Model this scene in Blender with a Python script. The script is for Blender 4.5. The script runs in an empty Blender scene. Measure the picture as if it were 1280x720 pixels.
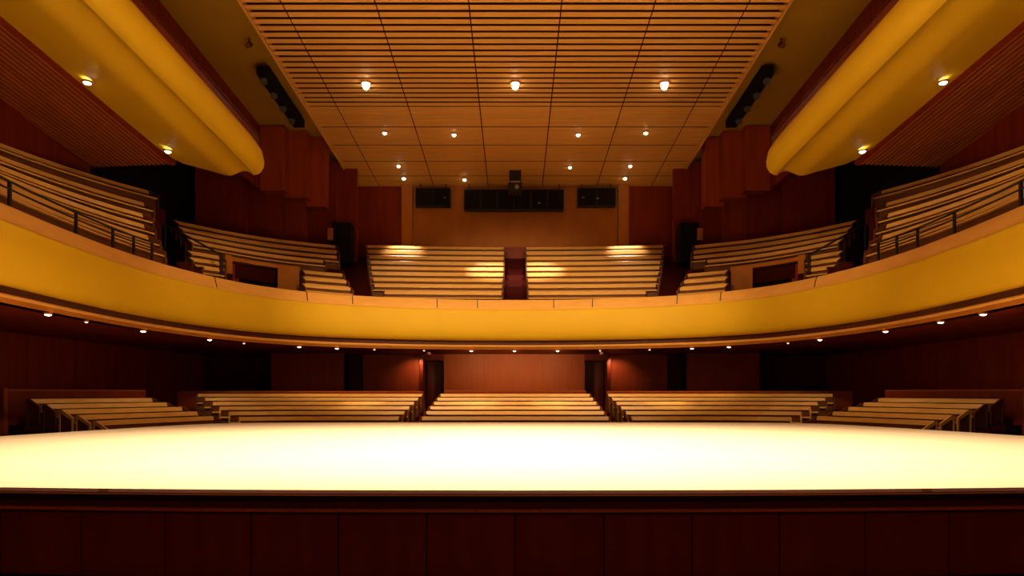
import bpy, math, random
from mathutils import Vector
random.seed(4)
C = bpy.context.scene.collection
E = 1.95                      # eye height above the hall floor; all z below are relative to the eye
F = 800.0; VX, VY = 644.0, 492.0

# ---------------------------------------------------------------- materials
def principled(name, col, rough=.5, spec=.3, metal=0.0):
    m = bpy.data.materials.new(name); m.use_nodes = True
    b = m.node_tree.nodes['Principled BSDF']
    b.inputs['Base Color'].default_value = (*col, 1)
    b.inputs['Roughness'].default_value = rough
    b.inputs['Specular IOR Level'].default_value = spec
    b.inputs['Metallic'].default_value = metal
    return m
def noisy(name, c1, c2, scale=(1, 1, 1), nscale=3.0, rough=.5, spec=.3, bump=0.0, detail=4, coords='Object'):
    m = principled(name, c1, rough, spec); nt = m.node_tree; b = nt.nodes['Principled BSDF']
    tc = nt.nodes.new('ShaderNodeTexCoord'); mp = nt.nodes.new('ShaderNodeMapping')
    mp.inputs['Scale'].default_value = scale
    nz = nt.nodes.new('ShaderNodeTexNoise'); nz.inputs['Scale'].default_value = nscale; nz.inputs['Detail'].default_value = detail
    mx = nt.nodes.new('ShaderNodeMix'); mx.data_type = 'RGBA'
    mx.inputs[6].default_value = (*c1, 1); mx.inputs[7].default_value = (*c2, 1)
    cr = nt.nodes.new('ShaderNodeMapRange'); cr.inputs[1].default_value = .3; cr.inputs[2].default_value = .7
    L = nt.links.new
    L(tc.outputs[coords], mp.inputs[0]); L(mp.outputs[0], nz.inputs['Vector']); L(nz.outputs[0], cr.inputs[0])
    L(cr.outputs[0], mx.inputs[0]); L(mx.outputs[2], b.inputs['Base Color'])
    if bump:
        bp = nt.nodes.new('ShaderNodeBump'); bp.inputs['Strength'].default_value = bump; bp.inputs['Distance'].default_value = .02
        L(nz.outputs[0], bp.inputs['Height']); L(bp.outputs[0], b.inputs['Normal'])
    return m
def glow(name, col, s):
    m = bpy.data.materials.new(name); m.use_nodes = True; nt = m.node_tree; nt.nodes.clear()
    e = nt.nodes.new('ShaderNodeEmission'); o = nt.nodes.new('ShaderNodeOutputMaterial')
    e.inputs[0].default_value = (*col, 1); e.inputs[1].default_value = s
    nt.links.new(e.outputs[0], o.inputs[0]); return m
def planks(name, c1, c2, pitch, rough):
    m = noisy(name, c1, c2, (.35, 5, 1), 1.2, rough, .4); nt = m.node_tree; b = nt.nodes['Principled BSDF']
    tc = nt.nodes.new('ShaderNodeTexCoord'); sx = nt.nodes.new('ShaderNodeSeparateXYZ')
    d = nt.nodes.new('ShaderNodeMath'); d.operation = 'DIVIDE'; d.inputs[1].default_value = pitch
    fr = nt.nodes.new('ShaderNodeMath'); fr.operation = 'FRACT'
    gt = nt.nodes.new('ShaderNodeMath'); gt.operation = 'LESS_THAN'; gt.inputs[1].default_value = .035
    mx = nt.nodes.new('ShaderNodeMix'); mx.data_type = 'RGBA'
    src = b.inputs['Base Color'].links[0].from_socket
    L = nt.links.new
    L(tc.outputs['Object'], sx.inputs[0]); L(sx.outputs[1], d.inputs[0]); L(d.outputs[0], fr.inputs[0]); L(fr.outputs[0], gt.inputs[0])
    L(gt.outputs[0], mx.inputs[0]); L(src, mx.inputs[6]); mx.inputs[7].default_value = (c2[0]*.6, c2[1]*.55, c2[2]*.5, 1)
    L(mx.outputs[2], b.inputs['Base Color']); return m

M = {}
M['stage'] = planks('maple_stage_boards', (.84, .73, .55), (.77, .64, .45), .22, .45)
M['gold'] = noisy('gold_plaster', (.71, .445, .013), (.66, .405, .010), (1, 1, 1), .35, .55, .25)
M['ochre'] = noisy('ochre_soffit_plaster', (.40, .225, .02), (.36, .195, .015), (1, 1, 1), .4, .7, .2)
M['ledge'] = noisy('pale_wood_ledge', (.74, .39, .09), (.68, .34, .075), (1, 1, 4), 1.5, .5, .3)
M['slat'] = noisy('orange_wood_slats', (.88, .47, .12), (.78, .37, .08), (.5, 6, 1), 1.3, .5, .3)
M['slat_low'] = noisy('brown_wood_slats', (.40, .10, .022), (.30, .065, .015), (3, .3, 1), 1.3, .5, .3)
M['slat_back'] = noisy('dark_board_above_slats', (.10, .022, .006), (.07, .015, .004), (1, 1, 1), 1, .8, .1)
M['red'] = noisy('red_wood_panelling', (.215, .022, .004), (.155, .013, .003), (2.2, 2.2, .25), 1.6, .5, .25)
M['redfin'] = noisy('red_panelling_lit_tone', (.30, .042, .008), (.23, .028, .005), (2.2, 2.2, .25), 1.6, .5, .25)  # same red panelling, with the lit look put into a lighter colour
M['brick'] = noisy('russet_wood_panelling', (.36, .068, .008), (.29, .050, .006), (5, 5, .25), 2, .5, .25)
M['tan'] = noisy('amber_wood_panelling', (.42, .14, .012), (.35, .11, .009), (1.2, 1.2, .6), 1, .55, .25)
M['darkwood'] = noisy('dark_mahogany', (.075, .012, .004), (.05, .007, .003), (3, 3, .4), 1.5, .45, .3)
M['fascia'] = noisy('dark_red_fascia', (.14, .018, .008), (.10, .011, .005), (3, 3, .3), 1.5, .4, .35)
M['carpet'] = noisy('dark_maroon_carpet', (.05, .006, .004), (.035, .004, .003), (1, 1, 1), 30, .95, .05)
M['bench'] = noisy('pale_bench_wood', (.68, .385, .10), (.56, .295, .07), (1.2, 1.2, 9), 1.6, .38, .4)
M['benchdark'] = noisy('brown_bench_and_gap_shade', (.14, .045, .014), (.10, .03, .01), (1, 1, 6), 2, .6, .2)
M['black'] = principled('black_metal', (.012, .008, .007), .45, .3)
M['blackmat'] = noisy('black_cloth_and_darkness', (.006, .004, .004), (.010, .007, .006), (1, 1, 1), 12, .8, .1)  # real cloth on grilles; elsewhere the darkness of unlit openings as colour
M['brass'] = principled('brass_edge', (.75, .38, .12), .4, .5, .3)
M['lens'] = glow('lamp_lens', (1, .80, .50), 14)
M['lens_small'] = glow('small_lamp_lens', (1, .62, .32), 3.2)
M['grey'] = principled('grey_metal', (.35, .30, .25), .4, .5, .6)

# ---------------------------------------------------------------- mesh helpers
class MB:
    def __init__(s): s.v = []; s.f = []; s.smooth = False
    def add(s, vf):
        n = len(s.v); s.v += [tuple(p) for p in vf[0]]; s.f += [tuple(i + n for i in f) for f in vf[1]]; return s
    def box(s, x0, x1, y0, y1, z0, z1):
        v = [(x, y, z) for z in (z0, z1) for y in (y0, y1) for x in (x0, x1)]
        return s.add((v, [(0, 2, 3, 1), (4, 5, 7, 6), (0, 1, 5, 4), (2, 6, 7, 3), (0, 4, 6, 2), (1, 3, 7, 5)]))
def link(name, mb, mat, parent=None, loc=(0, 0, 0), smooth=False, bevel=0):
    """mb in eye-relative world coordinates; loc is the thing's base in the same coordinates."""
    me = bpy.data.meshes.new(name)
    l = Vector(loc)
    me.from_pydata([tuple(Vector(p) - l) for p in mb.v], [], mb.f)
    me.validate(); me.update()
    import bmesh
    b = bmesh.new(); b.from_mesh(me); bmesh.ops.recalc_face_normals(b, faces=b.faces); b.to_mesh(me); b.free()
    me.materials.append(M[mat] if isinstance(mat, str) else mat)
    if smooth:
        for p in me.polygons: p.use_smooth = True
        me.set_sharp_from_angle(angle=math.radians(38))
    o = bpy.data.objects.new(name, me); C.objects.link(o)
    if parent: o.parent = parent
    else: o.location = (loc[0], loc[1], loc[2] + E)
    if bevel:
        mod = o.modifiers.new('bevel', 'BEVEL'); mod.width = bevel; mod.segments = 2; mod.limit_method = 'ANGLE'
    return o
def thing(name, label, cat, loc, group=None, kind=None):
    o = bpy.data.objects.new(name, None); C.objects.link(o); o.location = (loc[0], loc[1], loc[2] + E); o.empty_display_size = .2
    o['label'] = label; o['category'] = cat
    if group: o['group'] = group
    if kind: o['kind'] = kind
    return o
def tag(o, label, cat, group=None):
    o['label'] = label; o['category'] = cat
    if group: o['group'] = group
    return o
def struct(name, mb, mat, label, cat, parent=None, **k):
    o = link(name, mb, mat, parent, **k)
    if not parent: o['kind'] = 'structure'; o['label'] = label; o['category'] = cat
    return o
def p3(p): return Vector(p) if len(p) == 3 else Vector((p[0], p[1], 0))
def smooth_path(pts, n=6):
    P = [p3(p) for p in pts]; out = []
    Q = [2*P[0]-P[1]] + P + [2*P[-1]-P[-2]]
    for i in range(1, len(Q)-2):
        a, b, c, d = Q[i-1], Q[i], Q[i+1], Q[i+2]
        for k in range(n):
            t = k/n
            out.append(.5*((2*b)+(c-a)*t+(2*a-5*b+4*c-d)*t*t+(-a+3*b-3*c+d)*t**3))
    out.append(P[-1]); return out
def normals(P):
    N = []
    for i in range(len(P)):
        ds = []
        if i > 0: ds.append((P[i]-P[i-1]).xy.normalized())
        if i < len(P)-1: ds.append((P[i+1]-P[i]).xy.normalized())
        d = sum(ds, Vector((0, 0))).normalized()
        k = 1/max(.5, d.dot(ds[0]))
        N.append(Vector((-d.y*k, d.x*k, 0)))
    return N
def offset(P, u, dz=0):
    P = [p3(p) for p in P]; N = normals(P)
    return [p + n*u + Vector((0, 0, dz)) for p, n in zip(P, N)]
def sweep(P, prof, closed=True):
    """left-to-right path, profile of (outward, up) pairs"""
    P = [p3(p) for p in P]; N = normals(P); m = len(prof)
    v = [p + n*u + Vector((0, 0, w)) for p, n in zip(P, N) for u, w in prof]
    f = []
    for i in range(len(P)-1):
        for j in range(m if closed else m-1):
            k = (j+1) % m
            f.append((i*m+j, i*m+k, (i+1)*m+k, (i+1)*m+j))
    if closed:
        f.append(tuple(range(m))[::-1]); f.append(tuple((len(P)-1)*m+j for j in range(m)))
    return v, f
def mirror(P): return [Vector((-p[0], p[1], p[2] if len(p) > 2 else 0)) for p in reversed(list(P))]
def tube(P, r, seg=8):
    P = [Vector(p) for p in P]; v = []; f = []
    for i, p in enumerate(P):
        d = (P[min(i+1, len(P)-1)] - P[max(i-1, 0)]).normalized()
        a = d.cross(Vector((0, 0, 1)))
        if a.length < .05: a = Vector((1, 0, 0))
        a.normalize(); b = d.cross(a)
        v += [p + (a*math.cos(t) + b*math.sin(t))*r for t in [2*math.pi*k/seg for k in range(seg)]]
    for i in range(len(P)-1):
        for k in range(seg):
            f.append((i*seg+k, i*seg+(k+1) % seg, (i+1)*seg+(k+1) % seg, (i+1)*seg+k))
    f.append(tuple(range(seg))[::-1]); f.append(tuple((len(P)-1)*seg+k for k in range(seg)))
    return v, f
def cut(P, s0, s1, step=1.2):
    """piece of a path between two arc lengths"""
    P = [p3(p) for p in P]; L = [0]
    for a, b in zip(P, P[1:]): L.append(L[-1] + (b-a).xy.length)
    def at(s):
        s = max(0, min(L[-1], s))
        for i in range(len(P)-1):
            if s <= L[i+1] + 1e-9:
                t = (s-L[i])/max(1e-9, L[i+1]-L[i]); return P[i].lerp(P[i+1], t)
        return P[-1].copy()
    n = max(1, round((s1-s0)/step)); return [at(s0 + (s1-s0)*i/n) for i in range(n+1)]
def plen(P): return sum((p3(b)-p3(a)).xy.length for a, b in zip(P, P[1:]))
def s_at_px(P, x):
    """arc length where the path crosses the sight line of a column of the photograph"""
    P = [p3(p) for p in P]; r = (x-VX)/F; s = 0
    for a, b in zip(P, P[1:]):
        fa, fb = a.x-r*a.y, b.x-r*b.y; l = (b-a).xy.length
        if fa*fb <= 0 and fa != fb: return s + l*fa/(fa-fb)
        s += l
    return 0 if abs(P[0].x-r*P[0].y) < abs(P[-1].x-r*P[-1].y) else s
def zc(D): return 13.44 + .076*(42-D)         # height of the slatted ceiling at depth D

# ---------------------------------------------------------------- benches
def bench(P, ztop, label, group, ends=True, bh=.165, em='benchdark', outer=0):
    """a long pew along path P whose backrest top stands at ztop"""
    P = [Vector((p[0], p[1], ztop + (p[2] if len(p) > 2 else 0))) for p in P]
    base = P[len(P)//2] + Vector((0, 0, -.85))
    t = thing('bench', label, 'bench', base, group)
    link('backrest', MB().add(sweep(P, [(-.02-bh*.1, -bh), (.02, 0), (.05, .012), (.085, -.005), (.065-bh*.1, -bh-.01)])), 'bench', t, base)
    link('back_gap_shade', MB().add(sweep(P, [(.005, -.42), (.02, -bh-.012), (.05, -bh-.012), (.03, -.85), (.0, -.85)])), 'benchdark', t, base)  # dark brown paints in the shadow gap below the backrest
    link('seat', MB().add(sweep(P, [(-.52, -.44), (-.06, -.44), (-.06, -.395), (-.49, -.375), (-.52, -.40)])), 'bench', t, base)
    link('plinth', MB().add(sweep(P, [(-.40, -.85), (-.12, -.85), (-.12, -.442), (-.40, -.442)])), 'benchdark', t, base)
    if ends:
        for i, s in ((0, -1), (-1, 1)):
            d = ((P[1]-P[0]) if i == 0 else (P[-1]-P[-2])); dz = d.normalized()*s; q = P[i]
            Pe = [q + dz*.002, q + dz*.058]
            if s < 0: Pe.reverse()
            m = MB()
            m.add(sweep(Pe, [(-.56, -.85), (-.49, -.85), (-.49, -.27), (-.56, -.25)]))
            m.add(sweep(Pe, [(.04, -.85), (.11, -.85), (.11, .0), (.04, .012)]))
            m.add(sweep(Pe, [(-.49, -.33), (.04, -.10), (.04, .012), (-.02, .012), (-.56, -.25), (-.49, -.28)]))
            e = link('end_frame', m, em if s == outer else 'benchdark', t, base)
            Pi = [q + dz*.012, q + dz*.04]
            if s < 0: Pi.reverse()
            link('inset_panel', MB().add(sweep(Pi, [(-.49, -.80), (.04, -.80), (.04, -.10), (-.49, -.33)])), 'benchdark', e, base)
    return t
def terrace(mb, P, ztop, u0=-.62, u1=.26, depth=1.4):
    P = [Vector((p[0], p[1], ztop + (p[2] if len(p) > 2 else 0))) for p in P]
    mb.add(sweep(P, [(u0, -.85-depth), (u1, -.85-depth), (u1, -.85), (u0, -.85)]))
ORD = ['frontmost', 'second', 'third', 'fourth', 'fifth', 'sixth', 'seventh', 'eighth', 'ninth']
def row_name(i, n): return 'frontmost' if i == 0 else ('rearmost' if i == n-1 else ORD[i] + ' from the front,')

# ================================================================= GROUND FLOOR
fl = MB().box(-18.2, 18.2, -5, 42.5, -2.15, -1.95)
struct('floor', fl, 'carpet', 'dark maroon hall floor round the stage', 'floor')

# ---- stage
half = [(0, 6.61), (2.8, 6.66), (5.5, 6.83), (8.2, 7.1), (10.6, 7.6), (12.3, 8.7), (12.9, 10.6), (12.7, 12.8), (12.1, 15.0), (11.55, 17.2), (11.0, 19.2), (10.35, 20.9), (9.3, 21.8), (7.0, 22.1), (3.5, 22.22), (0, 22.25)]
sp = smooth_path(half, 4)
outline = [Vector((p.x, p.y, 0)) for p in sp] + [Vector((-p.x, p.y, 0)) for p in reversed(sp[1:-1])]
st = thing('stage', 'broad pale wooden stage with rounded sides and dark red panelled front', 'stage', (0, 14, -1.95))
n = len(outline)
def slab(pts, z0, z1):
    k = len(pts); v = [(p.x, p.y, z0) for p in pts] + [(p.x, p.y, z1) for p in pts]
    f = [tuple(range(k)), tuple(range(k, 2*k))] + [(i, (i+1) % k, k+(i+1) % k, k+i) for i in range(k)]
    return v, f
def inset(pts, d):
    out = []
    for i in range(len(pts)):
        a, b, c = pts[i-1], pts[i], pts[(i+1) % len(pts)]
        t = ((b-a).normalized() + (c-b).normalized()).normalized(); out.append(b + Vector((-t.y, t.x, 0))*d)
    return out
link('deck', MB().add(slab(outline, -1.035, -1.0)), 'stage', st, (0, 14, -1.95))
link('nosing', MB().add(slab(inset(outline, .012), -1.062, -1.035)), 'brass', st, (0, 14, -1.95))
link('recessed_band', MB().add(slab(inset(outline, .09), -1.21, -1.062)), 'darkwood', st, (0, 14, -1.95))
link('edge_moulding', MB().add(slab(inset(outline, .0), -1.235, -1.21)), 'brick', st, (0, 14, -1.95), bevel=.008)
link('understage', MB().add(slab(inset(outline, .14), -1.95, -1.24)), 'darkwood', st, (0, 14, -1.95))
# front and side panels
near = [Vector((-p.x, p.y, 0)) for p in reversed(sp)] ; near = near[:0]
front = [Vector((-p.x, p.y, 0)) for p in reversed(sp[1:30])] + [p.copy() for p in sp[0:30]]
Lf = plen(front); npan = 2*round(Lf/.92/2)
for i in range(npan):
    P = offset(cut(front, i*Lf/npan+.008, (i+1)*Lf/npan-.008, .3), .035)
    link('front_panel', MB().add(sweep(P, [(0, -1.93), (.06, -1.93), (.06, -1.25), (0, -1.25)])), 'fascia', st, (0, 14, -1.95))

# ---- ground-floor benches
gz = [-.87, -.70, -.53, -.36, -.19, -.02]
tc = MB()
for i, z in enumerate(gz):
    D = 24.0 + 1.2*i
    bench([(-3.5, D), (0, D+.02), (3.5, D)], z, f'{row_name(i,6)} pale wooden bench in the middle ground-floor block' if i not in (0, 5) else f'{row_name(i,6)} pale wooden bench of the middle ground-floor block', 'benches in the middle ground-floor block', bh=.125)
    terrace(tc, [(-4.1, D), (0, D+.02), (4.1, D)], z, -.72, .48, max(.02, z+1.1-.0))
struct('floor_middle', tc, 'carpet', 'low maroon steps under the middle ground-floor benches', 'floor')
for side, sn in ((-1, 'left'), (1, 'right')):
    tb = MB()
    for i, z in enumerate(gz):
        D = 24.0 + 1.2*i; xl = -(10.0 + .86*i)
        P = smooth_path([(xl, D-.7-.09*i), (xl*.68-1.4, D-.1), (-4.35, D)], 3)
        Pt = smooth_path([(xl-.9, D-.85-.09*i), (xl*.68-1.4, D-.1), (-4.1, D)], 3)
        if side > 0: P, Pt = mirror(P), mirror(Pt)
        bench(P, z, f'{row_name(i,6)} pale bench in the ground-floor block between middle and far {sn}', f'benches in the inner {sn} ground-floor block', bh=.125, em='bench' if i < 3 else 'benchdark', outer=side)
        terrace(tb, Pt, z, -.72, .48, max(.02, z+1.1))
    struct('floor_inner_' + sn, tb, 'carpet', f'low maroon steps under the inner {sn} ground-floor benches', 'floor')
    # far side block, turned in towards the stage
    tb = MB()
    for i in range(5):
        z = -.87 + .17*i
        P = [(-13.2-.76*i, 20.2+.31*i), (-11.5-.76*i, 24.4+.31*i)]
        Pt = [(-13.4-.76*i, 19.7+.31*i), (-11.4-.76*i, 24.65+.31*i)]
        if side > 0: P, Pt = mirror(P), mirror(Pt)
        bench(P, z, f'{row_name(i,5)} bench of the angled far {sn} ground-floor block', f'benches in the far {sn} ground-floor block', bh=.14, em='bench' if i < 3 else 'benchdark', outer=side)
        terrace(tb, Pt, z, -.60, .22, max(.02, z+1.1))
    struct('floor_far_' + sn, tb, 'carpet', f'low maroon steps under the far {sn} ground-floor benches', 'floor')
    # low wooden screens
    P = [(-17.15, 21.5, .15), (-15.2, 26.3, .15)]
    if side > 0: P = mirror(P)
    t = thing('low_screen', f'low dark wooden screen wall behind the far {sn} ground-floor benches', 'low wall', (side*-1*-1*16.2*(1), 23.9, -1.95))
    b = (side*16.2, 23.9, -1.95); t.location = (b[0], b[1], 0)
    link('panel', MB().add(sweep(P, [(0, -2.1), (.08, -2.1), (.08, -.06), (0, -.06)])), 'red', t, b)
    link('cap_rail', MB().add(sweep(P, [(-.03, -.06), (.11, -.06), (.11, 0), (-.03, 0)])), 'brick', t, b)
    q = P[0] if side < 0 else P[-1]
    m = MB().box(q[0]-.12, q[0]+.12, q[1]-.2, q[1]-.02, -1.95, .2)
    link('post', m, 'brick', t, b)
    P = smooth_path([(-15.6, 29.6, .12), (-11.5, 30.75, .12), (-4.45, 31.1, .12)], 3)
    if side > 0: P = mirror(P)
    b = (side*10, 30.9, -1.95)
    t = thing('low_screen', f'long low wooden screen behind the inner {sn} ground-floor benches', 'low wall', b)
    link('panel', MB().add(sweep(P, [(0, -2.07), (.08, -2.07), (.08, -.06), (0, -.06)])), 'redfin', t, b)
    link('cap_rail', MB().add(sweep(P, [(-.03, -.06), (.11, -.06), (.11, 0), (-.03, 0)])), 'brick', t, b)
b = (0, 31.15, -1.95)
t = thing('low_screen', 'short low wooden screen behind the middle ground-floor benches', 'low wall', b)
P = [(-3.45, 31.15, .15), (3.45, 31.15, .15)]
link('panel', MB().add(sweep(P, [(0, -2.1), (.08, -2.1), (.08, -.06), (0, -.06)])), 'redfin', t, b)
link('cap_rail', MB().add(sweep(P, [(-.03, -.06), (.11, -.06), (.11, 0), (-.03, 0)])), 'brick', t, b)

# ---- ground-floor walls
def wbox(name, x0, x1, y0, y1, z0, z1, mat, label, **k):
    return struct(name, MB().box(x0, x1, y0, y1, z0, z1), mat, label, 'wall', **k)
ZS = 2.19
wbox('wall_back_middle', -3.95, 3.85, 35.5, 35.9, -1.95, ZS, 'brick', 'russet panelled wall between the two dark doorways')
for side, sn in ((-1, 'left'), (1, 'right')):
    def sx(a, b): return (min(side*a, side*b), max(side*a, side*b))
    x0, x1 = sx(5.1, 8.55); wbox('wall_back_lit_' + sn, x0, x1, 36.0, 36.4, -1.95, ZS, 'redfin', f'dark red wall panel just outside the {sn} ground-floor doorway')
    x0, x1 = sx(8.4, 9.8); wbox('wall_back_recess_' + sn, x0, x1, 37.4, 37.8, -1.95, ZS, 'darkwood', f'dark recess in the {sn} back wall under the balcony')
    x0, x1 = sx(9.3, 13.2); wbox('wall_back_outer_' + sn, x0, x1, 34.6, 34.9, -1.95, ZS, 'red', f'red wooden wall section behind the inner {sn} benches')
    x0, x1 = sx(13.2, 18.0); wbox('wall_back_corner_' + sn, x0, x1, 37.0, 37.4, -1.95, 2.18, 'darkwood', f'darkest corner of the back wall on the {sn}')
    # doorway
    a, b_ = 3.95 if side < 0 else 3.85, 5.1
    x0, x1 = sx(a, b_)
    d = struct('door_' + ('1' if side < 0 else '2'), MB().box(x0, x1, 36.9, 37.0, -1.95, 1.85), 'fascia', f'dark wooden door deep in the {sn} ground-floor doorway', 'door')
    m = MB().box(x0+.42, x0+.45, 36.84, 36.87, -.9, -.5)
    m.box(x0+.42, x0+.45, 36.86, 36.9, -.9, -.86); m.box(x0+.42, x0+.45, 36.86, 36.9, -.54, -.5)
    link('door_handle', MB().add((([(v[0], v[1], v[2]+E) for v in m.v]), m.f)), 'grey', d); d.children[0].location = (0, 0, -E)
    struct('wall_lintel_' + sn, MB().box(x0, x1, 35.55, 36.9, 1.85, ZS), 'red', f'wall lintel over the {sn} ground-floor doorway', 'wall')
    x0, x1 = sx(5.1, 5.3); struct('wall_jamb_' + sn, MB().box(x0, x1, 35.5, 36.0, -1.95, ZS), 'red', f'wall edge beside the {sn} ground-floor doorway', 'wall')
    # side wall with panel joints
    m = MB(); y = -5.0
    x0, x1 = sx(18.0, 18.2)
    while y < 37:
        m.box(x0, x1, y+.015, min(y+2.6, 37)-.015, -1.95, ZS); y += 2.6
    xb0, xb1 = sx(18.1, 18.25); m.box(xb0, xb1, -5, 37.4, -1.95, ZS)
    struct('wall_' + sn, m, 'red', f'red wooden wall along the {sn} side under the balcony', 'wall')
    # a projecting wall panel nearer the camera
    x0, x1 = sx(17.3, 18.0); wbox('wall_pier_' + sn, x0, x1, 19.2, 21.35, -1.95, 2.18, 'red', f'projecting red wall pier at the {sn} edge of the picture')
wbox('wall_front', -18.2, 18.2, -5.2, -5, -1.95, 17.5, 'red', 'wooden wall behind the viewer')

# ================================================================= MAIN BALCONY
bl = [(-11.6, 7.0), (-12.0, 12), (-12.3, 15.3), (-12.6, 18.5), (-12.65, 21.5), (-12.25, 24.5), (-11.2, 27.4), (-9.4, 29.5), (-7, 30.8), (-3.5, 31.75), (0, 32)]
bl = [Vector((x, y, 0)) for x, y in bl]
bpath = smooth_path(bl + [Vector((-p.x, p.y, 0)) for p in reversed(bl[:-1])], 6)
bal = thing('balcony', 'long curved balcony with bulging gold front wrapping three sides of the hall', 'balcony', (0, 32, 2.2))
bb = (0, 32, 2.2)
link('parapet', MB().add(sweep(bpath, [(.12, 2.66), (.02, 2.72), (-.06, 2.88), (-.10, 3.15), (-.09, 3.5), (-.03, 3.85), (.03, 4.06), (.035, 4.13), (.06, 4.19), (.11, 4.22), (.19, 4.215), (.30, 4.17), (.40, 2.66)])), 'gold', bal, bb, smooth=True)
link('ledge', MB().add(sweep(bpath, [(.20, 4.18), (.34, 4.68), (.40, 4.74), (.56, 4.74), (.60, 4.68), (.60, 3.6), (.31, 3.6), (.31, 4.16)])), 'ledge', bal, bb, smooth=True)
link('shadow_gap', MB().add(sweep(bpath, [(.26, 2.40), (.26, 2.68), (.38, 2.68), (.38, 2.40)])), 'darkwood', bal, bb)
link('lower_trim', MB().add(sweep(bpath, [(.0, 2.32), (-.02, 2.38), (.04, 2.425), (.40, 2.425), (.40, 2.32)])), 'ledge', bal, bb, smooth=True)
link('lower_fascia', MB().add(sweep(bpath, [(.06, 2.2), (.03, 2.32), (.40, 2.32), (.40, 2.2)])), 'tan', bal, bb)
for x in (277, 387, 442, 547, 597, 692, 740, 845, 898, 1012):      # joints in the ledge
    s = s_at_px(bpath, x); P = cut(bpath, s-.02, s+.02)
    link('ledge_joint', MB().add(sweep(P, [(.205, 4.30), (.338, 4.70), (.345, 4.62), (.22, 4.22)])) if False else MB().add(sweep(P, [(.222, 4.30), (.33, 4.69), (.39, 4.747), (.38, 4.70), (.25, 4.30)])), 'darkwood', bal, bb)
# soffit: from the lip back to the outer walls
m = MB(); P = bpath; N = normals(P); ring = []
for p, q in zip(P, N):
    t1 = (17.99-abs(p.x))/max(1e-6, abs(q.x)); t2 = (37.35-p.y)/max(1e-6, q.y) if q.y > 0 else 1e9
    ring.append(p + q*min(t1, t2))
v = []; f = []
for i, (p, q, r) in enumerate(zip(P, N, ring)):
    a = p + q*.06; v += [(a.x, a.y, 2.2), (r.x, r.y, 2.2), (r.x, r.y, 2.3), (a.x, a.y, 2.3)]
    if i: k = 4*i; f += [(k-4, k-3, k+1, k), (k-2, k-1, k+3, k+2), (k-3, k-2, k+2, k+1), (k-1, k-4, k, k+3)]
f += [(0, 1, 2, 3), tuple(len(v)-4+j for j in (3, 2, 1, 0))]
link('soffit', MB().add((v, f)), 'red', bal, bb)
struct('wall_ledge_back', MB().box(-18.2, 18.2, 34.6, 42.4, 2.32, 2.6), 'darkwood', 'concealed wall slab at the back of the balcony', 'wall')

# small lamps under the lip
lip = offset(bpath, .13)
lampx = [60, 108, 179, 262, 305, 374, 421, 468, 530, 589, 643, 697, 750, 812, 865, 911, 985, 1025, 1107, 1176, 1229]
big = {60, 179, 262, 374, 421, 589, 643, 697, 865, 911, 1025, 1107, 1229, 1176}
def disc(c, r, z0, z1, seg=20, dome=0):
    v = []; f = []
    v += [(c[0]+r*math.cos(2*math.pi*k/seg), c[1]+r*math.sin(2*math.pi*k/seg), z) for z in (z0, z1) for k in range(seg)]
    f += [(k, (k+1) % seg, seg+(k+1) % seg, seg+k) for k in range(seg)]
    f += [tuple(range(seg, 2*seg))]
    if dome:
        prev = 0
        for j in range(1, 4):
            a = j/4*math.pi/2; n0 = len(v)
            v += [(c[0]+r*math.cos(a)*math.cos(2*math.pi*k/seg), c[1]+r*math.cos(a)*math.sin(2*math.pi*k/seg), z0-dome*math.sin(a)) for k in range(seg)]
            f += [(prev+k, prev+(k+1) % seg, n0+(k+1) % seg, n0+k) for k in range(seg)]; prev = n0
        v.append((c[0], c[1], z0-dome)); f += [(prev+k, prev+(k+1) % seg, len(v)-1) for k in range(seg)]
    else: f += [tuple(range(seg))[::-1]]
    return v, f
def ringmesh(c, r0, r1, z0, z1, seg=24):
    v = []; f = []
    for k in range(seg):
        a = 2*math.pi*k/seg
        for r, z in ((r0, z0), (r1, z0), (r1, z1), (r0, z1)): v.append((c[0]+r*math.cos(a), c[1]+r*math.sin(a), z))
    for k in range(seg):
        a, b = 4*k, 4*((k+1) % seg)
        f += [(a+j, a+(j+1) % 4, b+(j+1) % 4, b+j) for j in range(4)]
    return v, f
def lamp(name, c, r, zt, lens, label, group, spot=None, dome=0, cat='ceiling lamp'):
    t = thing(name, label, cat, (c[0], c[1], zt), group)
    link('trim_ring', MB().add(ringmesh(c, r, r*1.35, zt-.03, zt+.03)), 'slat_low', t, (c[0], c[1], zt), smooth=True)
    link('lens', MB().add(disc(c, r, zt-.01, zt+.02, dome=dome)), lens, t, (c[0], c[1], zt), smooth=True)
    return t
def spotlight(loc, target, energy, ang, blend=.6, size=.3, col=(1, .66, .30), name='lamp_beam', parent=None):
    L = bpy.data.lights.new(name, 'SPOT'); L.energy = energy; L.spot_size = math.radians(ang); L.spot_blend = blend
    L.shadow_soft_size = size; L.color = col
    o = bpy.data.objects.new(name, L); C.objects.link(o)
    a = Vector((loc[0], loc[1], loc[2]+E)); b_ = Vector((target[0], target[1], target[2]+E))
    o.rotation_euler = (b_-a).to_track_quat('-Z', 'Y').to_euler()
    if parent: o.parent = parent; o.location = a - parent.location
    else: o.location = a
    return o
nl, nr = 0, 0
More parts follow.
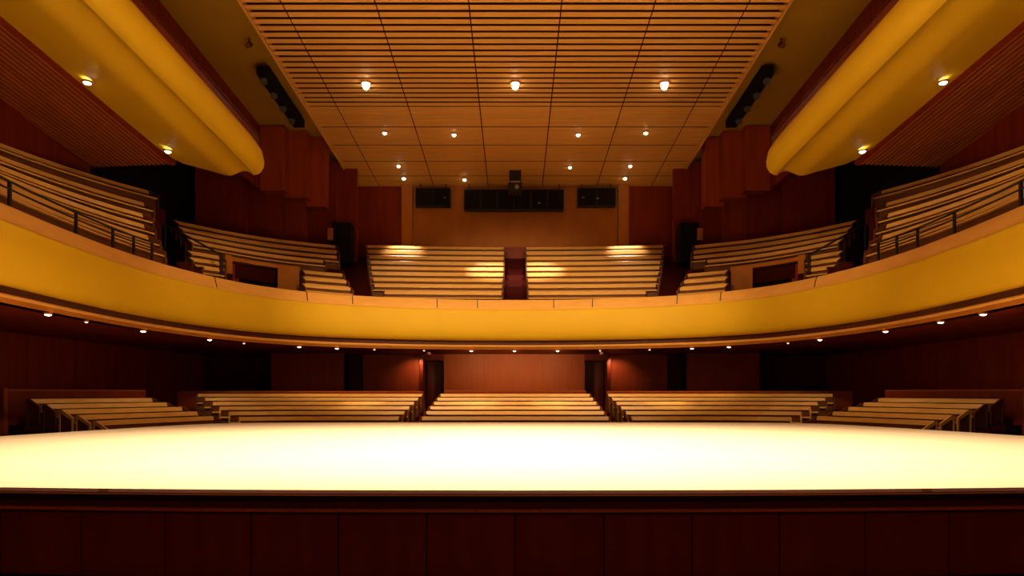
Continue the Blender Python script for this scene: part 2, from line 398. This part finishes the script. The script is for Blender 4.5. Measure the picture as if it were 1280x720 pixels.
for x in lampx:
    s = s_at_px(lip, x); c = cut(lip, s, s+.01)[0]
    if abs(x-643) < 5: where = 'at the very middle of the balcony lip'
    elif x < 643:
        k = [q for q in lampx if q < 640].index(x); where = f'under the balcony lip, number {k+1} counting from the left edge' 
        where = f'under the balcony lip, {["leftmost of all","second from the left","third from the left","fourth from the left","fifth from the left","sixth from the left","seventh from the left","eighth from the left","ninth from the left","just left of the middle one"][k]}'
    else:
        k = [q for q in reversed(lampx) if q > 650].index(x)
        where = f'under the balcony lip, {["rightmost of all","second from the right","third from the right","fourth from the right","fifth from the right","sixth from the right","seventh from the right","eighth from the right","ninth from the right","just right of the middle one"][k]}'
    r = .085 if x in big else .05
    t = lamp('downlight', (c.x, c.y), r, 2.16, 'lens' if x in big else 'lens_small', 'tiny lit lamp ' + where, 'small lamps under the balcony lip', cat='lamp', dome=.05)
    if x in big:
        wall = x in (589, 643, 697)
        d_ = Vector((c.x, c.y-20, 0)).normalized()
        spotlight((c.x, c.y+.1, 2.08), (c.x*1.0, 35.5, .6) if wall else (c.x+d_.x*2.5, c.y+d_.y*2.5, -1.5), 210 if wall else 60, 120 if wall else 130, 1, .08, parent=t)
for side, sn in ((-1, 'left'), (1, 'right')):
    t = lamp('downlight', (side*4.62, 34.3), .09, 2.165, 'lens', f'small lit lamp in front of the {sn} ground-floor doorway', 'small lamps by the doorways', cat='lamp')
    spotlight((side*5.2, 35.0, 1.95), (side*5.75, 36.1, 1.0), 90, 85, .9, .05, parent=t)

# ---- balcony seating: middle blocks
uD = [33.6+.88*i for i in range(9)]
uy = [365, 356.5, 349, 342, 335, 328.5, 322, 315.5, 309]
uz = [(VY-y)*d/F for y, d in zip(uy, uD)]
tb = MB()
def crow(x, D): return (x, D - .55*(abs(x)/9.2)**2)
for i in range(9):
    D, z = uD[i], uz[i]
    xo = 6.8 if i == 0 else 7.5 + (9.25-7.5)*(i-1)/7
    for side, sn in ((-1, 'left'), (1, 'right')):
        P = smooth_path([crow(-xo, D), crow(-xo*.5-.35, D), crow(-.7, D)], 3)
        if side > 0: P = mirror(P)
        bench(P, z, f'{row_name(i,9)} bench in the upper middle block {sn} of the central aisle', f'benches {sn} of the central aisle on the balcony')
    P = [crow(x, D) for x in (-10.2, -8.5, -6, -3, 0, 3, 6, 8.5, 10.2)]
    if i < 2: P = [crow(x, D) for x in (-8.6, -6, -3, 0, 3, 6, 8.6)]
    terrace(tb, P, z, -.62 if i else -1.2, .27 if i < 8 else 1.2, .55)
struct('floor_upper_middle', tb, 'carpet', 'steep maroon steps under the upper middle benches', 'floor')
# aisle step edging strip on the central aisle
for i in range(9):
    pass

# ---- side blocks of the balcony
for side, sn in ((-1, 'left'), (1, 'right')):
    ms = mirror if side > 0 else (lambda P: list(P))
    Zs = [5.55, 6.06, 6.60, 7.16, 7.76, 8.45]
    xe = [190, 185, 180, 178, 180, 186]
    tb = MB()
    for i in range(6):
        z = Zs[i]; Q = [p for p in offset(bpath, 1.25+.8*i) if p.x < -8]
        Q = [Vector((p.x, p.y, max(0, p.y-18)*.012*i)) for p in Q]
        se = s_at_px(Q, xe[i]); P = cut(Q, .5, se, 1.2); Pt = cut(Q, .5, se+.35, 1.2)
        bench(ms(P), z, f'{row_name(i,6)} long bench of the upper {sn} side block behind the black railing', f'benches along the upper {sn} side')
        terrace(tb, ms(Pt), z, -.60, .20 if i < 5 else .3, .7)
    struct('floor_upper_' + sn, tb, 'carpet', f'maroon steps under the upper {sn} side benches', 'floor')
    # corner block
    A = smooth_path([(-17.2, 30.2), (-16.5, 31.0), (-14.95, 33.05), (-12.9, 34.85), (-10.2, 36.3)], 4)
    tb = MB()
    cz = [8.4, 7.9, 7.45, 7.0]
    for k, z in enumerate(cz):
        P = offset(A, -.85*k); L = plen(P)
        s0 = s_at_px(P, 216+6*k); s1 = s_at_px(P, 421 if k < 3 else 404)
        bench(ms(cut(P, s0, s1, 1.0)), z, f'{["topmost","second from the top,","third from the top,","fourth from the top,"][k]} curved bench of the upper {sn} corner block above the dark opening', f'curved benches in the upper {sn} corner')
        terrace(tb, ms(cut(P, max(0, s0-.2), L if k < 3 else s1+.3, 1.0)), z, -.60, .25, .7)
    for k in range(3):
        z = 6.3 - .45*k
        P = offset(A, -.85*(4+k)); s0 = s_at_px(P, 234+2*k); s1 = s_at_px(P, 274)
        bench(ms(cut(P, s0, s1, .7)), z, f'{["rear","middle","front"][k]} one of three short benches beside the {sn} corner opening, nearer the side', f'short benches beside the {sn} corner opening')
        terrace(tb, ms(cut(P, max(0, s0-.2), s1+.3, .7)), z, -.60, .25, .6)
    for k in range(3):
        z = 6.2 - .48*k; u = 2.5 - .82*k + .35
        P = offset(bpath, u)[:len(bpath)//2]
        s0 = s_at_px(P, 378); s1 = s_at_px(P, 428+5*k)
        bench(ms(cut(P, s0, s1, .8)), z, f'{["rear","middle","front"][k]} one of three small benches on the balcony between {sn} opening and aisle', f'small benches right behind the {sn} curve of the parapet')
        terrace(tb, ms(cut(P, s0-.1, s1+.1, .8)), z, -.60, .22, .6)
    struct('floor_corner_' + sn, tb, 'carpet', f'maroon steps under the upper {sn} corner benches', 'floor')
    # floor of the balcony behind the parapet
    P = [p for p in bpath if p.x < -6.2]
    struct('floor_gangway_' + sn, MB().add(sweep(ms(P), [(.61, 3.75), (3.8, 3.75), (3.8, 3.86), (.61, 3.86)])), 'carpet', f'maroon gangway floor behind the {sn} parapet', 'floor')
    # vomitory wall
    V = offset(A, -3.45)
    def seg(x0, x1, z0, z1, u0=0, u1=.14, base=V):
        s0, s1 = s_at_px(base, x0), s_at_px(base, x1)
        return sweep(ms(cut(base, s0, s1, .6)), [(u0, z0), (u1, z0), (u1, z1), (u0, z1)])
    b = (side*12.2, 30.5, 3.86)
    t = thing('stair_enclosure', f'wooden wall with dark stair opening in the upper {sn} corner', 'wall opening', b)
    link('header_panel', MB().add(seg(287, 375, 6.18, 6.36)), 'tan', t, b)
    link('pillar', MB().add(seg(280, 289, 3.86, 6.4, -.1, .2)), 'tan', t, b)
    link('pillar', MB().add(seg(347, 374, 3.86, 6.18, -.05, .15)), 'tan', t, b)
    link('inner_door', MB().add(seg(289, 303, 3.86, 6.10, .3, .36)), 'red', t, b)
    link('darkness_sheet', MB().add(seg(289, 350, 3.86, 6.10, .42, .5)), 'blackmat', t, b)  # black sheet painting in the unlit depth of the opening
    # sloping stair handrail
    pA = (-15.42, 28.2, 7.47); pB = (-12.62, 27.6, 5.95); pC = (-12.62, 27.6, 4.9)
    sgn = 1 if side < 0 else -1
    pts = [(sgn*p[0], p[1], p[2]) for p in (pA, pB, pC)]
    b = pts[2]
    t = thing('stair_railing', f'thin black stair handrail sloping down the upper {sn} corner benches', 'railing', b)
    link('handrail', MB().add(tube([pts[0], pts[1]], .04)), 'black', t, b, smooth=True)
    link('post', MB().add(tube([pts[1], (pts[2][0], pts[2][1], 4.7)], .045)), 'black', t, b, smooth=True)
    for f_ in (0,):
        q = Vector(pts[0]).lerp(Vector(pts[1]), f_)
        link('post', MB().add(tube([q, q-Vector((0, 0, 2.0))], .03)), 'black', t, b, smooth=True)
    # low dark stair screens by the aisle
    for j, (x_, y_, z_, w_) in enumerate([(-14.1, 25.2, 5.3, .5), (-13.2, 25.6, 4.95, .6), (-12.85, 25.8, 4.8, .5)]):
        m = MB().box(sgn*x_-w_/2, sgn*x_+w_/2, y_-.06, y_+.06, 3.86, z_+.25)
        m.box(sgn*x_-w_/2-.03, sgn*x_+w_/2+.03, y_-.09, y_+.09, z_+.25, z_+.30)
        o = link('stair_screen', m, 'darkwood', None, (sgn*x_, y_, 3.86))
        tag(o, f'{["tallest","middle","lowest"][j]} of three dark stub screens beside the {sn} aisle above the parapet', 'screen', f'dark screens beside the {sn} aisle')
    # railing along the parapet
    rp = [p for p in offset(bpath, .5) if p.x < 0]
    s1 = s_at_px(rp, 192); P = cut(rp, 1.0, s1, .7)
    P = ms(P); c0 = P[len(P)//2]; b = (c0.x, c0.y, 4.74)
    t = thing('railing', f'black double-bar railing on top of the {sn} parapet', 'railing', b)
    link('top_rail', MB().add(tube([(p.x, p.y, 5.42) for p in P], .035)), 'black', t, b, smooth=True)
    link('lower_rail', MB().add(tube([(p.x, p.y, 5.22) for p in P], .028)), 'black', t, b, smooth=True)
    for x in (12, 95, 141, 167, 190):
        s = s_at_px(rp, x); q = cut(rp, s, s+.01)[0]
        qx = sgn*q.x
        link('post', MB().box(qx-.035, qx+.035, q.y-.035, q.y+.035, 4.745, 5.42), 'black', t, b)
    # ---- upper walls
    sg = -1 if side < 0 else 1
    def sx(a, b): return (min(side*a, side*b), max(side*a, side*b))
    x0, x1 = sx(18.25, 18.4); wbox('wall_upper_' + sn, x0, x1, -5, 27.5, 2.35, 17.5, 'red', f'dark red upper side wall on the {sn}')
    x0, x1 = sx(18.25, 18.4); wbox('wall_darkened_' + sn, x0, x1, 27.5, 40, 2.35, 17.5, 'blackmat', f'side wall coloured black for darkness beyond the {sn} upper benches')  # lack of light back here is put into the black colour
    x0, x1 = sx(14.5, 18.25); wbox('wall_void_' + sn, x0, x1, 39.5, 39.8, 3, 14.4, 'blackmat', f'black panel for the unlit void behind the upper {sn} side benches')  # black surface stands for the unlit depth
    # stepped wooden fins, lower row then the overhanging upper row
    def px(x, D): return abs((x-VX)*D/F)
    lows = [(244, 306, 35.4, 13.9), (304, 351, 36.6, 13.9), (349, 382, 37.6, 13.9), (380, 421, 38.3, 13.9)]
    for j, (xa, xb, D, zt) in enumerate(lows):
        a, c_ = sx(px(xa, D), px(xb, D))
        z0 = 6.5
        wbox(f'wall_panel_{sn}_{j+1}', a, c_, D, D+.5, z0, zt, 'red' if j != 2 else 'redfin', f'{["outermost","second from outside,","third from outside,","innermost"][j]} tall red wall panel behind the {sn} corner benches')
    ups = [(325, 356, 34.7, 238), (355, 384, 35.3, 247), (383, 406, 36.0, 258)]
    for j, (xa, xb, D, yb) in enumerate(ups):
        a, c_ = sx(px(xa, D), px(xb, D)); z0 = (VY-yb)*D/F
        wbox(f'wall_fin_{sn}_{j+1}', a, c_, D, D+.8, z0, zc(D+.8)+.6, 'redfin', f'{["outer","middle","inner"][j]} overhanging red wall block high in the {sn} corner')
    # portal beside the aisle
    a, c_ = sx(px(421, 38.9), px(446, 38.9)); wbox('wall_portal_' + sn, a, c_, 38.9, 39.2, 6, 13.7, 'red', f'red wall over the upper {sn} aisle')
    b = (side*10.4, 37.2, 7.2)
    t = thing('portal', f'black box for the unlit doorway at the head of the upper {sn} aisle', 'doorway', b)
    a, c_ = sx(px(438, 37.2), px(414, 37.2))
    link('housing', MB().box(a, c_, 37.2, 38.2, 7.6, 9.95), 'blackmat', t, b, bevel=.05)  # solid black in place of the dark opening
    a, c_ = sx(px(416, 37.1), px(409.5, 37.1))
    link('light_spot_patch', MB().box(a, c_, 37.1, 37.18, 8.9, 9.6), 'tan', t, b)  # amber colour stands for a spot of light beside the doorway
    # red wall between the fins and the amber panel
    a, c_ = sx(6.9, 12.5); wbox('wall_rear_' + sn, a, c_, 41.6, 41.9, 6, 13.6, 'red', f'dark red rear wall outside the {sn} amber pillar')
    a, c_ = sx(6.65, 7.35); wbox('wall_pillar_' + sn, a, c_, 41.35, 41.7, 8, 13.6, 'tan', f'amber pillar at the {sn} edge of the rear panel')
wbox('wall_rear_middle', -6.68, 6.68, 41.6, 41.9, 6, 13.6, 'tan', 'amber wooden rear wall above the top benches')
wbox('wall_end', -18.4, 18.4, 42.4, 42.6, -1.95, 17.5, 'darkwood', 'outermost rear wall')
b = (0, 41.3, 9.3)
t = thing('barrier', 'dark wooden rail behind the topmost middle benches', 'barrier', b)
P = [crow(x, 41.35) for x in (-9.6, -6, -3, 0, 3, 6, 9.6)]
link('panel', MB().add(sweep(P, [(0, 8.3), (.06, 8.3), (.06, 9.42), (0, 9.42)])), 'red', t, b)
link('cap_rail', MB().add(sweep(P, [(-.04, 9.42), (.1, 9.42), (.1, 9.48), (-.04, 9.48)])), 'brick', t, b)

# ================================================================= CEILING
cm = MB()
def cplane(x0, x1, D0, D1, dz0, dz1):
    v = [(x, D, zc(D)+dz) for dz in (dz0, dz1) for D in (D0, D1) for x in (x0, x1)]
    return v, [(0, 2, 3, 1), (4, 5, 7, 6), (0, 1, 5, 4), (2, 6, 7, 3), (0, 4, 6, 2), (1, 3, 7, 5)]
cm.add(cplane(-10.36, 10.36, -5, 42, .30, .42))
ceil = struct('ceiling', cm, 'slat_back', 'sloping ceiling of orange wooden slats above the hall', 'ceiling')
XJ = [-10.36, -8.85, -5.3, -1.76, 1.76, 5.3, 8.85, 10.36]
def child(name, mb, mat, **k):
    o = link(name, mb, mat, None, **k); o.parent = ceil; o.matrix_parent_inverse = ceil.matrix_world.inverted(); o.location = (0, 0, 0)
    return o
DJ = [42 - 2.07*i for i in range(1, 23)]
DJ = [42] + DJ
for c in range(7):
    g = .028
    m = MB(); mb2 = MB()
    for j in range(len(DJ)-1):
        D1, D0 = DJ[j], DJ[j+1]
        back = D0 > 30.5
        ns = 5; w = (D1-D0)/ns
        for k in range(ns):
            a = D0 + k*w
            if back:
                gap = .05 if k else .13
                m.add(cplane(XJ[c]+g, XJ[c+1]-g, a+gap, a+w, 0, .03))
            else:
                m.add(cplane(XJ[c]+g, XJ[c+1]-g, a+.175, a+w, 0, .03))
    child('slat_bay', m, 'slat')
m = MB()
for x in (-10.44, 10.36): m.add(cplane(x, x+.08, -5, 42.05, -.06, .75))
m.add(cplane(-10.44, 10.44, 42.0, 42.08, -.06, .45))
child('edge_board', m, 'slat')
# fixtures in the ceiling
lamps = [(-6.9, 29.6, .18, 'left'), (0, 29.6, .18, 'middle'), (6.9, 29.6, .18, 'right')]
for x, D, r, w in lamps:
    t = lamp('ceiling_lamp', (x, D), r, zc(D)-.03, 'lens', f'{w} one of the three large glowing lamps in the slatted ceiling', 'large lamps in the slatted ceiling', dome=.3)
    for tx in ((x*.95,) if x else (-1.6, 1.6)):
        spotlight((x, D, zc(D)-.5), (tx, 27.2, -.6), 17000 if x else 21000, 10, 1, .15, parent=t, col=(1, .76, .45))
small = [(-7, 34.3, .11, 'outer left lamp of the nearer row of four', (-7.2, 36.5)), (-3.3, 34.5, .11, 'inner left lamp of the nearer row of four', (-1.2, 36.8)),
         (3.4, 34.5, .11, 'inner right lamp of the nearer row of four', (1.2, 36.8)), (7, 34.3, .11, 'outer right lamp of the nearer row of four', (7.2, 36.5)),
         (-7, 38.4, .10, 'left lamp of the middle small row', None), (3.3, 38.6, .10, 'inner right lamp of the middle small row', None), (6.9, 38.4, .10, 'outer right lamp of the middle small row', None),
         (-7, 40.2, .12, 'outer left lamp of the rearmost row', (-6.9, 39.6)), (-3.2, 40.4, .11, 'inner left lamp of the rearmost row', None), (6.9, 40.2, .12, 'right lamp of the rearmost row', (6.9, 39.6))]
for x, D, r, w, tg in small:
    t = lamp('ceiling_lamp', (x, D), r, zc(D)-.03, 'lens', 'small bright ' + w + ' in the slatted ceiling', 'small lamps in the slatted ceiling', dome=.12)
    if tg:
        inner = abs(x) < 5
        spotlight((x, D, zc(D)-.4), (tg[0], tg[1], 7.0), 9500 if inner else (8000 if D > 39 else 300), 30 if inner else 38, 1, .1, parent=t, col=(1, .86, .62))
# black boxes under the back end of the ceiling
def hung(name, x0, x1, y0, y1, D, label, cat, dets):
    X0, X1 = (x0-VX)*D/F, (x1-VX)*D/F; Z0, Z1 = (VY-y1)*D/F, (VY-y0)*D/F
    b = ((X0+X1)/2, D+.25, Z0); t = thing(name, label, cat, b, 'black boxes hung under the back of the ceiling')
    link('cabinet', MB().box(X0, X1, D, D+.5, Z0, Z1), 'black', t, b, bevel=.03)
    n_ = max(1, round((X1-X0)/1.15)); w = (X1-X0)/n_
    for i in range(n_):
        link('grille', MB().box(X0+i*w+.06, X0+(i+1)*w-.06, D-.03, D, Z0+.07, Z1-.07), 'blackmat', t, b)
    for xx in (X0+.3, X1-.3):
        link('hanger', MB().add(tube([(xx, D+.25, Z1-.02), (xx, D+.25, zc(D+.25)+.02)], .03)), 'black', t, b)
    for (dx, dy) in dets:
        xx, zz = (dx-VX)*D/F, (VY-dy)*D/F
        link('badge', MB().box(xx-.07, xx+.07, D-.05, D-.028, zz-.035, zz+.035), 'grey', t, b)
hung('loudspeaker', 519, 563, 234.5, 257.5, 41.0, 'black loudspeaker box left of the wide one under the ceiling end', 'loudspeaker', [(556, 247)])
hung('loudspeaker', 580, 705, 236.5, 262.5, 41.0, 'widest black loudspeaker bank above the middle of the rear wall', 'loudspeaker', [(674, 254)])
hung('loudspeaker', 722, 770, 234.5, 257.5, 41.0, 'black loudspeaker box right of the wide one under the ceiling end', 'loudspeaker', [(729, 247), (747, 248)])
D = 39.4; b = (0, D, 12.3)
t = thing('projector', 'small black projector hanging from the ceiling above the middle aisle', 'projector', b)
link('body', MB().box(-.42, .42, D-.4, D+.4, 12.3, 12.88), 'black', t, b, bevel=.04)
link('collar', MB().box(-.30, .30, D-.3, D+.3, 12.88, 13.0), 'grey', t, b)
link('mount', MB().box(-.36, .36, D-.35, D+.35, 13.0, zc(D+.35)+.02), 'black', t, b)
link('lens', MB().add(tube([(0.1, D-.46, 12.6), (.1, D-.38, 12.6)], .13, 16)), 'grey', t, b)

# ---- ochre upper soffits and their walls, upper side tiers
for side, sn in ((-1, 'left'), (1, 'right')):
    ms = mirror if side > 0 else (lambda P: list(P))
    def sx(a, b): return (min(side*a, side*b), max(side*a, side*b))
    a, c_ = sx(10.44, 18.4)
    m = MB().add(cplane(a, c_, -5, 42, .62, .8)); struct('ceiling_' + sn, m, 'ochre', f'ochre plaster ceiling strip on the {sn} of the slats', 'ceiling')
    a, c_ = sx(13.9, 14.1)
    mw = MB(); y = 4.0
    while y < 35.4:
        y1 = min(y+3, 35.5)
        z0, z1 = [9.3+.17*(27-q) for q in (y, y1)], None
        v = [(x, q, z) for x in (a, c_) for q in (y+.02, y1-.02) for z in (9.6+.17*(27-q) if y < 25 else 11.2, zc(q)+.62)]
        mw.add((v, [(0, 1, 3, 2), (4, 6, 7, 5), (0, 4, 5, 1), (2, 3, 7, 6), (0, 2, 6, 4), (1, 5, 7, 3)])); y = y1
    struct('wall_gallery_' + sn, mw, 'red', f'dark red wall behind the high {sn} gallery', 'wall')
    # the gold gallery
    R = [(-12.6, 6.0, 13.77), (-11.5, 17.0, 11.9), (-10.78, 24.2, 10.676), (-10.5, 27.0, 10.2)]
    R = [Vector((-10.5-.1*t_, 27-t_, 10.2+.17*t_)) for t_ in (21, 16, 11, 6, 3, 1.2, .4, 0)]
    b = (side*12, 20, 10.2)
    t = thing('gallery', f'high gold side gallery with rounded front descending towards the back {sn}', 'gallery', b)
    prof = [(0, 0), (-.10, -.18), (-.15, -.42), (-.12, -.68), (.02, -.92), (.20, -1.03), (.36, -1.06), (.50, -.97), (.64, -.885), (.82, -.85), (1.02, -.89), (1.22, -.98), (1.40, -1.06), (1.58, -1.085), (1.8, -1.05), (2.4, -.87), (3.2, -.66), (3.8, -.5), (3.8, -.2), (.30, -.2), (.30, 0), (.22, .05), (.08, .05)]
    # taper the rear end a little so that it rounds off
    V_, F_ = [], []
    Pm = R; Nn = [Vector((-1, 0, 0))]*len(R)
    for i, p in enumerate(R):
        tt = 27-p.y; k = {0: .86, .4: .95, 1.2: .99}.get(round(tt, 2), 1)
        for (u, w) in prof:
            q = p + Vector((-1, 0, 0))*u
            cx, cz_ = 1.5, -.55
            V_.append((p.x - (cx+(u-cx)*k), p.y, p.z + cz_+(w-cz_)*k))
    mlen = len(prof)
    for i in range(len(R)-1):
        for j in range(mlen):
            k2 = (j+1) % mlen; F_.append((i*mlen+j, i*mlen+k2, (i+1)*mlen+k2, (i+1)*mlen+j))
    F_.append(tuple(range(mlen))); F_.append(tuple((len(R)-1)*mlen+j for j in range(mlen)))
    if side > 0: V_ = [(-x, y_, z_) for x, y_, z_ in V_]
    link('parapet', MB().add((V_, F_)), 'gold', t, b, smooth=True)
    Rl = ms(R[:-1])
    def sw(prof_): return MB().add(sweep(Rl, prof_))
    link('wood_edge', sw([(3.78, -.62), (3.98, -.66), (3.98, -.3), (3.78, -.3)]), 'red', t, b)
    link('soffit_board', sw([(3.98, -.34), (7.6, -.34), (7.6, -.2), (3.98, -.2)]), 'slat_back', t, b)
    m = MB()
    for k in range(17):
        u = 4.05 + k*.208; m.add(sweep(Rl, [(u, -.60), (u+.115, -.60), (u+.115, -.56), (u, -.56)]))
    link('slatted_soffit', m, 'slat_low', t, b)
    link('upper_rail', sw([(.12, .05), (.2, .05), (.2, .42), (.12, .42)]), 'fascia', t, b)
    link('rail_cap', sw([(.08, .42), (.24, .42), (.24, .48), (.08, .48)]), 'darkwood', t, b)
    link('step', sw([(.30, -.2), (3.3, -.2), (3.3, .1), (.30, .1)]), 'carpet', t, b)
    for k, (tt, w) in enumerate(((1.4, 'rear'), (5.6, 'nearer'))):
        u, vv = 3.25, -.735
        c_ = (side*(10.5+.1*tt+u), 27-tt); z = 10.2+.17*tt+vv
        l_ = lamp('gallery_lamp', c_, .12, z, 'lens', f'{w} lit lamp in the underside of the high {sn} gold gallery', 'lamps in the gold galleries', dome=.08, cat='lamp')
        spotlight((c_[0], c_[1], z-.2), (c_[0]+side*.8, c_[1], 5), 90, 110, 1, .1, parent=l_)
    # black lighting rig under the ochre ceiling
    x_ = side*11.4; b = (x_, 31.4, 14.0)
    t = thing('lighting_rig', f'long black lighting rig under the {sn} ochre ceiling strip', 'lighting rig', b)
    m = MB()
    D0, D1 = 28.9, 33.8
    v = [(x_+dx, q, zc(q)+dz) for dx in (-.28, .28) for q in (D0, D1) for dz in (-.02, .36)]
    m.add((v, [(0, 1, 3, 2), (4, 6, 7, 5), (0, 4, 5, 1), (2, 3, 7, 6), (0, 2, 6, 4), (1, 5, 7, 3)]))
    link('housing', m, 'blackmat', t, b)
    for q in (29.3, 30.5, 31.7, 32.9):
        link('spot_head', MB().add(tube([(x_+side*.1, q, zc(q)-.02), (x_-side*.0, q-.28, zc(q)-.26)], .16, 14)), 'black', t, b, smooth=True)
    for q in (29.6, 33.2):
        link('hanger', MB().add(tube([(x_, q, zc(q)+.3), (x_, q, zc(q)+.66)], .04)), 'black', t, b)
    q = 27.3; x2 = side*11.35; b = (x2, q, zc(q)+.3)
    t = thing('spotlight', f'small dark spotlight in front of the {sn} lighting rig', 'spotlight', b)
    link('body', MB().add(tube([(x2, q+.1, zc(q)+.38), (x2, q-.2, zc(q)+.18)], .11, 14)), 'benchdark', t, b, smooth=True)
    link('bracket', MB().add(tube([(x2, q+.02, zc(q)+.34), (x2, q+.02, zc(q)+.66)], .03)), 'black', t, b)

# ================================================================= LIGHT
W = (1, .66, .30)
for x in (-6.5, -2.3, 2.3, 6.5):                                # stage lights high above the stage
    spotlight((x, 9.5, 13.5), (x*.8, 12.6, -1), 14000, 68, .85, .5, (1, .72, .44), 'stage_light')
for x in (-6, 6):                                       # added unseen spots that brighten the curved parapet
    spotlight((x, 12, 14.6), (x*.35, 31, 3.2), 10500, 50, .6, .4, W, 'parapet_fill')
for s in (-1, 1):
    spotlight((s*3, 12, 14.6), (s*-10.8, 27.5, 3.3), 4200, 34, .9, .4, W, 'parapet_fill')  # added as well, lifts the dim corners of the parapet
    spotlight((s*5, 8, 14.5), (s*-12.4, 19, 3.5), 3300, 60, .7, .4, W, 'parapet_fill')  # added as well, lifts the sides of the parapet
    spotlight((s*4, 6, 3.0), (s*-11.5, 17, 12), 60, 70, .8, .5, W, 'gallery_fill')  # added fill aimed at the galleries, no fixture drawn
    spotlight((s*12.6, 13, 5.6), (s*2, 22, 15), 1700, 70, .9, .4, W, 'ceiling_fill')  # added to brighten the ceiling slats from below
spotlight((0, -3.5, 9), (0, 6.6, -1.6), 900, 90, .8, .6, (1, .5, .3), 'stage_front_fill')  # added fill behind the camera for the dark stage front
w = bpy.data.worlds.new('hall_air'); bpy.context.scene.world = w; w.use_nodes = True
w.node_tree.nodes['Background'].inputs[0].default_value = (1, .5, .2, 1)
w.node_tree.nodes['Background'].inputs[1].default_value = .0

# ================================================================= CAMERA
cam = bpy.data.cameras.new('camera'); co = bpy.data.objects.new('camera', cam); C.objects.link(co)
cam.sensor_width = 36; cam.lens = 800/1280*36; co.location = (0, 0, E); co.rotation_euler = (math.pi/2, 0, 0)
cam.shift_x = -(VX-640)/1280; cam.shift_y = (VY-360)/1280; cam.clip_end = 200
sc = bpy.context.scene; sc.camera = co
sc.view_settings.view_transform = 'Standard'; sc.view_settings.look = 'None'
sc.view_settings.exposure = 0.18; sc.view_settings.gamma = 1; sc.view_settings.use_curve_mapping = False
sc.cycles.max_bounces = 6; sc.cycles.diffuse_bounces = 4
sc.cycles.sample_clamp_indirect = 3
sc.cycles.use_denoising = True
